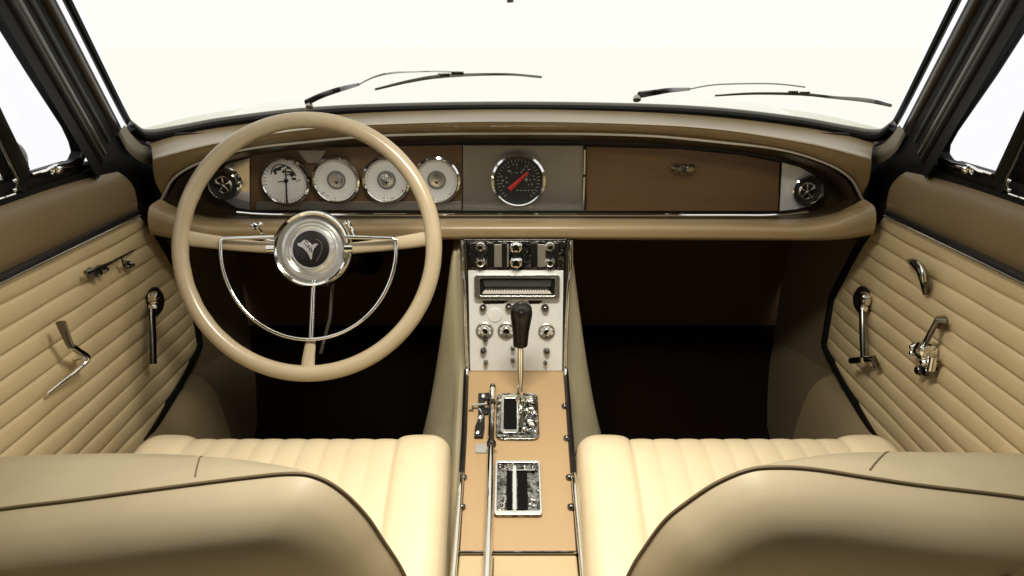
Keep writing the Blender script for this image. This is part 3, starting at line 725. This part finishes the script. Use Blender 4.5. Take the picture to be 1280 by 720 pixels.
# hand brake: long chrome rod clipped to a black bracket
hb = thing('handbrake_lever', Cp(610, 560, 0), 'long chrome rod lever lying along the left of the console', 'handbrake')
b = MB(); b.tube([Cp(616, 489, .012), Cp(614.5, 520, .016), Cp(614, 570, .020), Cp(612, 640, .022), Cp(609.5, 722, .024), Cp(607, 800, .026)], lambda t: .0046 + .0012*t, 16); rod = b.build('rod', M['chrome'], hb)
b = MB(); b.lathe(Cp(616, 490, .012), (Cp(616, 489, 0) - Cp(616, 520, 0)), [(.0052, -.004), (.0058, 0), (.004, .006), (.001, .008)], 14); b.build('rod_tip', M['dkmetal'], rod)
for py in (512, 566):
    t = (py-489)/230; b = MB(); b.lathe(Cp(614.5, py, .0165 if py == 512 else .020), CD, [(.0075, -.003), (.0080, 0), (.0075, .003)], 18); b.build('collar', M['dkmetal'], rod)
b = MB(); b.prism([Cp(p, q, .003) for p, q in ((598, 496), (612, 495), (612, 502), (606, 503), (606, 514), (612, 515), (612, 520), (606, 521), (606, 538), (604, 550), (593, 550), (594, 537), (598, 528))], CN*.006); br = b.build('bracket', M['black'], hb, bevel=.001)
b = MB()
for p, q in ((604, 500), (597, 546), (600, 527)): b.lathe(Cp(p, q, .009), CN, [(.004, 0), (.004, .002), (.001, .004)], 12)
b.tube([Cp(591, 512, .010), Cp(618, 512, .014)], .0024, 8); b.tube([Cp(599, 516, .009), Cp(604, 524, .009), Cp(600, 533, .009)], .002, 8)
b.build('bracket_bolt', M['satin'], br)
b = MB(); b.prism(crr(595, 557, 609, 568, .0025, .002), CN*.002); b.build('clip_plate', M['enamel'], hb)
b = MB(); b.box(Cp(591, 511, .004), (.003, .012, .003)); b.box(Cp(589, 515, .004), (.008, .002, .003)); b.build('small_pin', M['seam'], hb)

# ================================================================== SEATS
def seat(s, label, inner, outer, pip, frt, xin, xout, seam_at):
    root = thing('front_seat', (s*.35, .75, .1), label, 'car seat', 'front seats')
    # ---- cushion
    prof = smooth([vm(0, 1.005, .20), vm(0, 1.035, .30), vm(0, 1.035, .385), vm(0, 1.012, .428), vm(0, .965, .445), vm(0, .88, .436), vm(0, .78, .412), vm(0, .68, .388), vm(0, .56, .37), vm(0, .44, .37)], 61)
    x0, x1 = xin, xout                                  # inner / outer edges at the front
    NU = 150
    rows = []
    for p in prof:
        row = []
        tb = max(0, (.99 - p.y) / .5)
        xi = x0 * (1 - .16*tb); xo = x1
        w_ = abs(xo - xi)
        for k in range(NU + 1):
            u = k / NU
            uu = u * w_
            e = min(uu, w_ - uu); r = .035
            drop = 0
            if e < r: drop = r - math.sqrt(max(0, r*r - (r-e)**2))
            drop += .30 * max(0, .004 - e) * 40
            inb, outb = .088, w_ - .085
            bump = 0
            if inb < uu < outb:
                ph = (uu - inb) / (outb - inb) * 9
                q = abs(math.sin(ph * math.pi)); bump = -.006 + .0026 * q ** .45
            else:
                d1 = (inb - uu) if uu <= inb else (uu - outb)
                bump = .004 * math.sin(min(1, d1/.08) * math.pi) ** .6 - .007*math.exp(-d1/.006)
            dn = bump - drop
            # offset mostly up on the top, forward on the front face
            fr = min(1, max(0, (p.y - .97) / .06))
            row.append(vm(s*(xi + uu), p.y + dn*fr*.9 , p.z + dn*(1 - fr*.55)))
        rows.append(row)
    b = MB(); V = b.grid(rows)
    # side skirts down to the floor
    for j in (0, NU):
        b.grid([[v.co.copy() for v in (r[j] for r in V)], [vm(r[j].co.x + (-s*.004 if j == 0 else s*.004), r[j].co.y, .16) for r in V]])
    cu = b.build('cushion', M['seat'], root, sharp=80)
    for uu in (.014,):
        b = MB(); P = [vm(s*(x0*(1 - .16*max(0, (.99-p.y)/.5)) + .006), p.y, p.z - .024) for p in prof[16:]]
        b.tube(P, .0018, 6); b.build('piping', M['seat'], cu)
    # ---- backrest
    lean = .25; p0 = vm(0, .64, .62); nn = vm(0, 1, lean)
    def onb(px, py, back=0): return atP(px, py, p0 + vm(0, back, 0), nn)
    bk = smooth([onb(*p) for p in pip], 80); ft = smooth([onb(p[0], p[1], .115) for p in frt], 80)
    mid = [bk[i].lerp(ft[i], .35) + vm(0, 0, .006 * min(1, (bk[i]-ft[i]).length/.08)) for i in range(80)]
    mid2 = [bk[i].lerp(ft[i], .75) + vm(0, 0, .007 * min(1, (bk[i]-ft[i]).length/.08)) for i in range(80)]
    cx = s*.34; 
    cb_ = vm(cx, .64 + .25*(.62-.42), .42)
    def ring(src, f, dy, cen): return [cen + (p - cen)*f + vm(0, dy, 0) for p in src]
    b = MB(); b.loft([ring(ft, .6, .03, cb_ + vm(0, .115, 0)), ring(ft, .92, .012, cb_ + vm(0, .115, 0)), ft], 5)
    fr_ = b.build('backrest', M['seat'], root, sharp=70)
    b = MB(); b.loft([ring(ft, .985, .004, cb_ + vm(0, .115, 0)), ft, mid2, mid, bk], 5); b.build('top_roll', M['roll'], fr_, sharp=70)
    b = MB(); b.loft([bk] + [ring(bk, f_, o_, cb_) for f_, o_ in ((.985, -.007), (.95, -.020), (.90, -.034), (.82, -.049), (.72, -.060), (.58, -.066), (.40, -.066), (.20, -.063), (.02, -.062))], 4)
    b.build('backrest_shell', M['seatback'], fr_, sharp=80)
    b = MB(); b.tube([p + vm(0, -.0015, .0005) for p in bk], .0021, 8); b.build('piping', M['piping'], fr_)
    # cross seam on the top roll
    i = min(range(80), key=lambda k: abs(ft[k].x - s*seam_at))
    b = MB(); b.tube([ft[i].lerp(q_, 0) for q_ in (ft[i],)] + [spl([ft[i], mid2[i], mid[i], bk[i]], g/14) + vm(0, -.0005, .0006) for g in range(1, 13)], .0009, 6); b.build('roll_seam', M['piping'], fr_)
    return root
seat(-1, 'cream leather front seat behind the steering wheel', 0, 0,
     [(560, 1100), (548, 900), (533, 790), (507, 720), (478, 673), (459, 645), (431, 616), (400, 597), (366, 591.4), (300, 597.5), (187, 612), (90, 625), (0, 636), (-90, 652), (-150, 690), (-190, 800), (-230, 1100)],
     [(560, 1100), (540, 900), (520, 790), (480, 712), (440, 665), (418, 640), (396, 616), (372, 598), (337, 586), (281, 574), (225, 569), (140, 567.5), (70, 569), (0, 572), (-80, 582), (-150, 640), (-190, 1000)],
     .095, .592, .385)
seat(1, 'cream leather front seat on the glovebox side', 0, 0,
     [(720, 1100), (735, 900), (757, 790), (785, 718), (808, 680), (831, 649.5), (858.6, 627), (895, 603), (935.6, 586.5), (972, 583.4), (1017, 586), (1085, 596.5), (1153, 606.5), (1280, 622), (1370, 640), (1430, 680), (1500, 1100)],
     [(720, 1100), (745, 900), (775, 790), (815, 712), (842, 678), (870, 650), (900, 622), (930, 602), (968, 590), (1010, 578), (1062, 569), (1117, 565.5), (1190, 566), (1280, 568), (1360, 580), (1420, 620), (1480, 1000)],
     .100, .607, .47)

# ================================================================== DOORS (parts of the car, each with its trim and fittings)
def multi(name, parts, parent):
    """one fitting out of several shapes, each with its own material"""
    bm = bmesh.new(); me = bpy.data.meshes.new(name)
    root = parent
    while root.parent is not None: root = root.parent
    for k, (mb, mat) in enumerate(parts):
        bmesh.ops.recalc_face_normals(mb.bm, faces=mb.bm.faces)
        mp = {}
        for v in mb.bm.verts: mp[v] = bm.verts.new(v.co - root.location)
        for f in mb.bm.faces:
            g = bm.faces.new([mp[v] for v in f.verts]); g.material_index = k; g.smooth = True
        mb.bm.free(); me.materials.append(mat)
    bm.to_mesh(me); bm.free(); me.set_sharp_from_angle(angle=R(38))
    o = bpy.data.objects.new(name, me); col.objects.link(o); o.parent = parent
    return o
def T(P, r, **k): m = MB(); m.tube(P, r, 12, **k); return m
def L(items):
    m = MB()
    for c, n, prof, k in items: m.lathe(c, n, prof, k)
    return m
def door(s, label):
    XD = .66
    def D(px, py, off=0): return atX(640 + s*px, py, s*(XD - off))       # px measured outwards from the picture's middle
    yf = lambda z: 1.240 + .145 * min(1, max(0, (.745 - z) / .22)) ** .8 - (.0 if z > .42 else .27 * ((.42 - z)/.07)**1.3)
    b = MB(); pts = [vm(s*(XD+.006), -.30, .30), vm(s*(XD+.006), 1.08, .32), vm(s*(XD+.006), 1.30, .36), vm(s*(XD+.006), 1.37, .45), vm(s*(XD+.006), 1.37, .56), vm(s*(XD+.006), 1.24, .75), vm(s*(XD+.006), 1.21, .84), vm(s*(XD+.006), -.30, .84)]
    b.prism(pts, vm(s*.09, 0, 0)); root = b.build('car_door', M['rubber'], body); root['label'] = label
    # ribbed panel
    b = MB(); rows = []
    z1, z0, NR = .742, .350, 13
    NZ = NR * 12
    for i in range(NZ + 1):
        z = z1 + (z0 - z1) * i / NZ
        ph = (i / 12) % 1.0
        rows.append([])
        ye = yf(z)
        for k in range(121):
            g = k / 120; y = -.30 + (ye + .30) * (1 - (1 - g)**1.5)
            rib = int(i/12)
            wob = .0010 * math.sin(y*31 + rib*1.7) + .0014*math.sin(y*9 + rib)
            edge = min(1, max(0, (ye - y) / .05)) ** .6
            bulge = .0055 * (math.sin(math.pi * ph) ** .33 if 0 < ph < 1 else 0) * (1 + .12*math.sin(y*23 + rib*2.1)) * edge
            rows[-1].append(vm(s*(XD + .003 - bulge), y, z + wob * (1 if 0 < i < NZ else 0) * edge))
    b.grid(rows); b.build('ribbed_panel', M['door'], root, sharp=60)
    # seal around the door's front and lower edge
    b = MB(); P = [vm(s*(XD + .001), yf(z) + .006, z) for z in [.76 - .0098*k for k in range(42)]] + [vm(s*(XD+.001), yv, .345) for yv in (1.05, .9, .6, .2, -.3)]
    b.tube(P, .0085, 8); b.build('door_seal', M['rubber'], root)
    b = MB(); b.tube([vm(s*(XD-.006), -.30, .7500), vm(s*(XD-.006), .9, .7500), vm(s*(XD-.006), 1.225, .7475)], .0055, 8); b.build('belt_trim', M['black'], root)
    b = MB(); b.tube([vm(s*(XD-.011), -.30, .7445), vm(s*(XD-.011), .9, .7445), vm(s*(XD-.011), 1.225, .742)], .0014, 6); b.build('trim_bead', M['satin'], root)
    # padded cap: inner face and top
    b = MB(); cc = []
    for (dx, z, ye) in ((-.002, .750, 1.238), (.004, .770, 1.236), (.006, .800, 1.230), (.002, .822, 1.216), (-.012, .836, 1.205), (-.035, .842, 1.19), (-.06, .842, 1.17)):
        cc.append([vm(s*(XD - dx), -.30 + (ye + .30)*k/40, z - .010*max(0, (k-34)/6)**2) for k in range(41)])
    b.loft(cc, 4)
    b.loft([[c[-1] for c in cc], [vm(s*(XD+.03), 1.245, c[-1].z - .004) for c in cc]], 2)
    b.build('door_cap', M['cap'], root, sharp=70)
    # window frame: quarter light with rounded corners
    tilt = .30; wp0 = vm(s*.672, 0, .845); wn = vm(1, 0, s*tilt)
    def Wd(px, py, off=0): return atP(640 + s*px, py, wp0 - vm(s*off, 0, 0), wn)
    loop = [(640, 10), (590, 93), (548, 160), (540, 178), (537, 190), (541, 199), (552, 204.5), (580, 211), (603, 216.5), (608, 216), (608, 211), (640, 146), (680, 62), (720, -40)] if s < 0 else \
           [(640, 14), (590, 95), (543, 165), (534, 182), (533, 192), (538, 199), (552, 205), (580, 212), (602, 219), (609, 220), (613, 215), (640, 158), (680, 72), (720, -30)]
    pts = [Wd(*p) for p in loop]
    cen = sum(pts, Vector())/len(pts)
    pts.append(Wd(690, -75)); m = len(pts)
    outer_ = []
    for i in range(m):
        t = (pts[(i+1) % m] - pts[i-1]).normalized(); nrm = t.cross(vm(1, 0, s*tilt).normalized())
        if (pts[i] + nrm*.01 - cen).length < (pts[i] - cen).length: nrm = -nrm
        outer_.append(pts[i] + nrm*.022)
    b = MB(); b.frame(outer_, pts, vm(s*.02, 0, 0)); b.build('quarter_light_frame', M['rubber'], root, bevel=.004, seg=3)
    b = MB(); b.tube([p + vm(-s*.002, 0, 0) for p in pts], .0034, 8, closed=True); b.build('glass_seal', M['black'], root)
    b = MB(); b.prism([p + vm(s*.010, 0, 0) for p in pts], vm(s*.003, 0, 0)); b.build('quarter_light', M['sglass'], root)
    b = MB(); b.tube([Wd(528, 212, -.004), Wd(580, 222, -.004), Wd(620, 232, -.004), Wd(680, 252, -.004)], .0125, 8, flat=.6); b.build('sash_rail', M['rubber'], root)
    b = MB(); b.tube([Wd(548, 207, .006), Wd(566, 210, .006), Wd(584, 213, .008), Wd(600, 218, .008)], .0018, 8)
    b.lathe(Wd(571, 212, .004), vm(-s, -.3, .3), [(.007, 0), (.0075, .006), (.005, .010), (.001, .012)], 10)
    b.lathe(Wd(578, 216, .004), vm(-s, -.3, .3), [(.004, 0), (.004, .006), (.001, .009)], 10)
    b.tube(smooth([Wd(566, 212, .008), Wd(574, 209, .012), Wd(583, 214, .010), Wd(590, 216, .008)], 14), .0024, 8); b.build('quarter_light_latch', M['chrome'], root)
    b = MB(); b.tube([Wd(618, 238, .002), Wd(612, 222, .002), Wd(648, 147, .0), Wd(690, 60, .0), Wd(735, -60, 0)], .0100, 8, flat=.7); b.build('divider_bar', M['rubber'], root)
    b = MB(); b.tube([Wd(622, 240, .008), Wd(618, 224, .008), Wd(653, 150, .008), Wd(695, 62, .008)], .0018, 8); b.build('divider_bead', M['dkmetal'], root)
    for q in (226, 238):
        b = MB(); b.lathe(Wd(622, q, .010), vm(-s, 0, 0), [(.003, 0), (.003, .002), (.001, .003)], 10); b.build('screw', M['satin'], root)
    b = MB(); b.prism([Wd(625, 245, -.012), Wd(690, 60, -.012), Wd(760, -160, -.012), vm(s*.553, .21, 1.28), vm(s*.672, .25, .835)], vm(s*.003, 0, 0)); b.build('door_window', M['sglass'], root)
    b = MB(); b.tube([Wd(622, 243, .004), vm(s*.672, -.25, .846)], .0028, 8); b.build('window_sill_trim', M['chrome'], root)
    b = MB(); b.tube([vm(s*.553, .62, 1.29), vm(s*.553, .22, 1.29), vm(s*.668, .26, .84)], .012, 8); b.build('window_frame', M['rubber'], root)
    return root, D
dl, D = door(-1, 'cream ribbed door beside the steering wheel')
CH, DK, BK, ST = M['chrome'], M['dkmetal'], M['black'], M['satin']
multi('door_latch_lever', [
    (L([(D(449, 377, .0), X, [(.027, 0), (.027, .006), (.020, .012), (.010, .013)], 30)]), BK),
    (L([(D(452, 372, .010), X, [(.010, 0), (.012, .008), (.010, .015), (.004, .018)], 10), (D(452, 384, .010), X, [(.008, 0), (.010, .008), (.004, .013)], 9)]), CH),
    (T([D(450, 386, .018), D(449, 415, .024), D(448.5, 455, .026)], lambda t: .0075 + .001*t, flat=.6, up=(0, 1, 0)), M['dkmetal'])], dl)
multi('window_crank', [
    (T(smooth([D(564, 403, .030), D(558, 418, .030), D(552, 432, .028), D(548, 436, .026)], 16), lambda t: .0075 - .003*t, flat=.6), DK),
    (T(smooth([D(551, 433, .028), D(540, 440, .028), D(531, 446, .028), D(533, 453, .026), D(550, 468, .018), D(566, 480, .014), D(581, 492, .010)], 30), lambda t: .0055 - .0035*t), CH),
    (T([D(535, 446, .026), D(550, 449, -.002)], .004), ST)], dl)
multi('door_pull', [
    (T(smooth([D(533, 341, .018), D(520, 336, .022), D(505, 330, .022), D(490, 322, .018), D(472, 312, .006)], 24), lambda t: .0040 - .0028*t), DK),
    (L([(D(531, 341, .0), X, [(.009, 0), (.008, .016), (.004, .022)], 8), (D(519, 336.5, .006), X, [(.006, 0), (.008, .010), (.003, .018)], 8), (D(487, 331, -.002), X, [(.008, 0), (.007, .014), (.003, .020)], 8)]), DK),
    (T([D(490, 322, .016), D(487, 332, .014), D(484, 329, .014), D(479, 331, .014)], .003), CH)], dl)
dr, D = door(1, 'cream ribbed door beside the passenger footwell')
NX = -X
multi('door_latch_lever', [
    (L([(D(440, 375, .0), NX, [(.026, 0), (.026, .006), (.019, .012), (.010, .013)], 30)]), BK),
    (L([(D(444, 374, .010), NX, [(.013, 0), (.014, .006), (.011, .013), (.004, .016)], 11), (D(443, 386, .010), NX, [(.006, 0), (.007, .008), (.003, .012)], 9)]), CH),
    (T([D(437, 384, .018), D(437.5, 415, .024), D(439, 448, .024)], .0060, flat=.7, up=(0, 1, 0)), DK),
    (T([D(424, 451, .028), D(439, 449.5, .024), D(452, 448, .020), D(456, 458, .014)], .0060), DK),
    (L([(D(439, 450, .026), NX, [(.006, 0), (.005, .006), (.001, .008)], 10)]), CH)], dr)
multi('window_crank', [
    (L([(D(544, 403, -.002), NX, [(.011, 0), (.010, .014), (.006, .018)], 12)]), M['seam']),
    (T([D(544, 402, .012), D(532, 400, .020), D(524, 415, .024), D(517, 428, .020)], .0045), DK),
    (L([(D(526, 438, .006), NX, [(.014, 0), (.016, .010), (.013, .022), (.005, .028)], 12), (D(513, 434, .006), NX, [(.007, 0), (.008, .014), (.003, .020)], 9), (D(511, 441, .004), NX, [(.006, 0), (.006, .014), (.003, .018)], 9), (D(527, 453, .006), NX, [(.010, 0), (.009, .014), (.004, .020)], 9)]), CH),
    (T([D(527, 445, .018), D(524, 462, .014)], .006), CH),
    (L([(D(521, 463, .0), NX, [(.008, 0), (.0085, .016), (.006, .020)], 14), (D(531, 465, .0), NX, [(.008, 0), (.0085, .016), (.006, .020)], 14)]), DK)], dr)
multi('door_pull', [
    (T(smooth([D(497, 327, .006), D(503, 329, .018), D(511, 337, .022), D(515, 350, .020), D(517, 366, .006)], 20), lambda t: .0050 + .0025*math.sin(math.pi*t)), DK),
    (T(smooth([D(508, 329, .024), D(513, 338, .028), D(515, 352, .026)], 14), .0035), CH)], dr)

# ================================================================== WING MIRROR outside the left quarter light
wm = thing('wing_mirror', atX(22, 205, -.86), 'thin rimmed round wing mirror outside the steering side quarter window', 'wing mirror')
c = atX(5, 198, -.90)
b = MB(); b.lathe(c, FR + vm(.12, 0, .05), [(.034, -.012), (.0375, 0), (.0365, .003), (.034, .002)], 40, False); b.build('mirror_rim', M['dkmetal'], wm)
b = MB(); b.lathe(c, FR + vm(.12, 0, .05), [(.034, -.001), (.034, .001)], 40); b.build('mirror_glass', M['plate'], wm)
b = MB(); b.tube(smooth([c + vm(.034, .004, -.006), c + vm(.030, .01, -.03), c + vm(.05, .02, -.06)], 14), lambda t: .004 + .003*t, 10); b.build('mirror_stem', M['dkmetal'], wm)
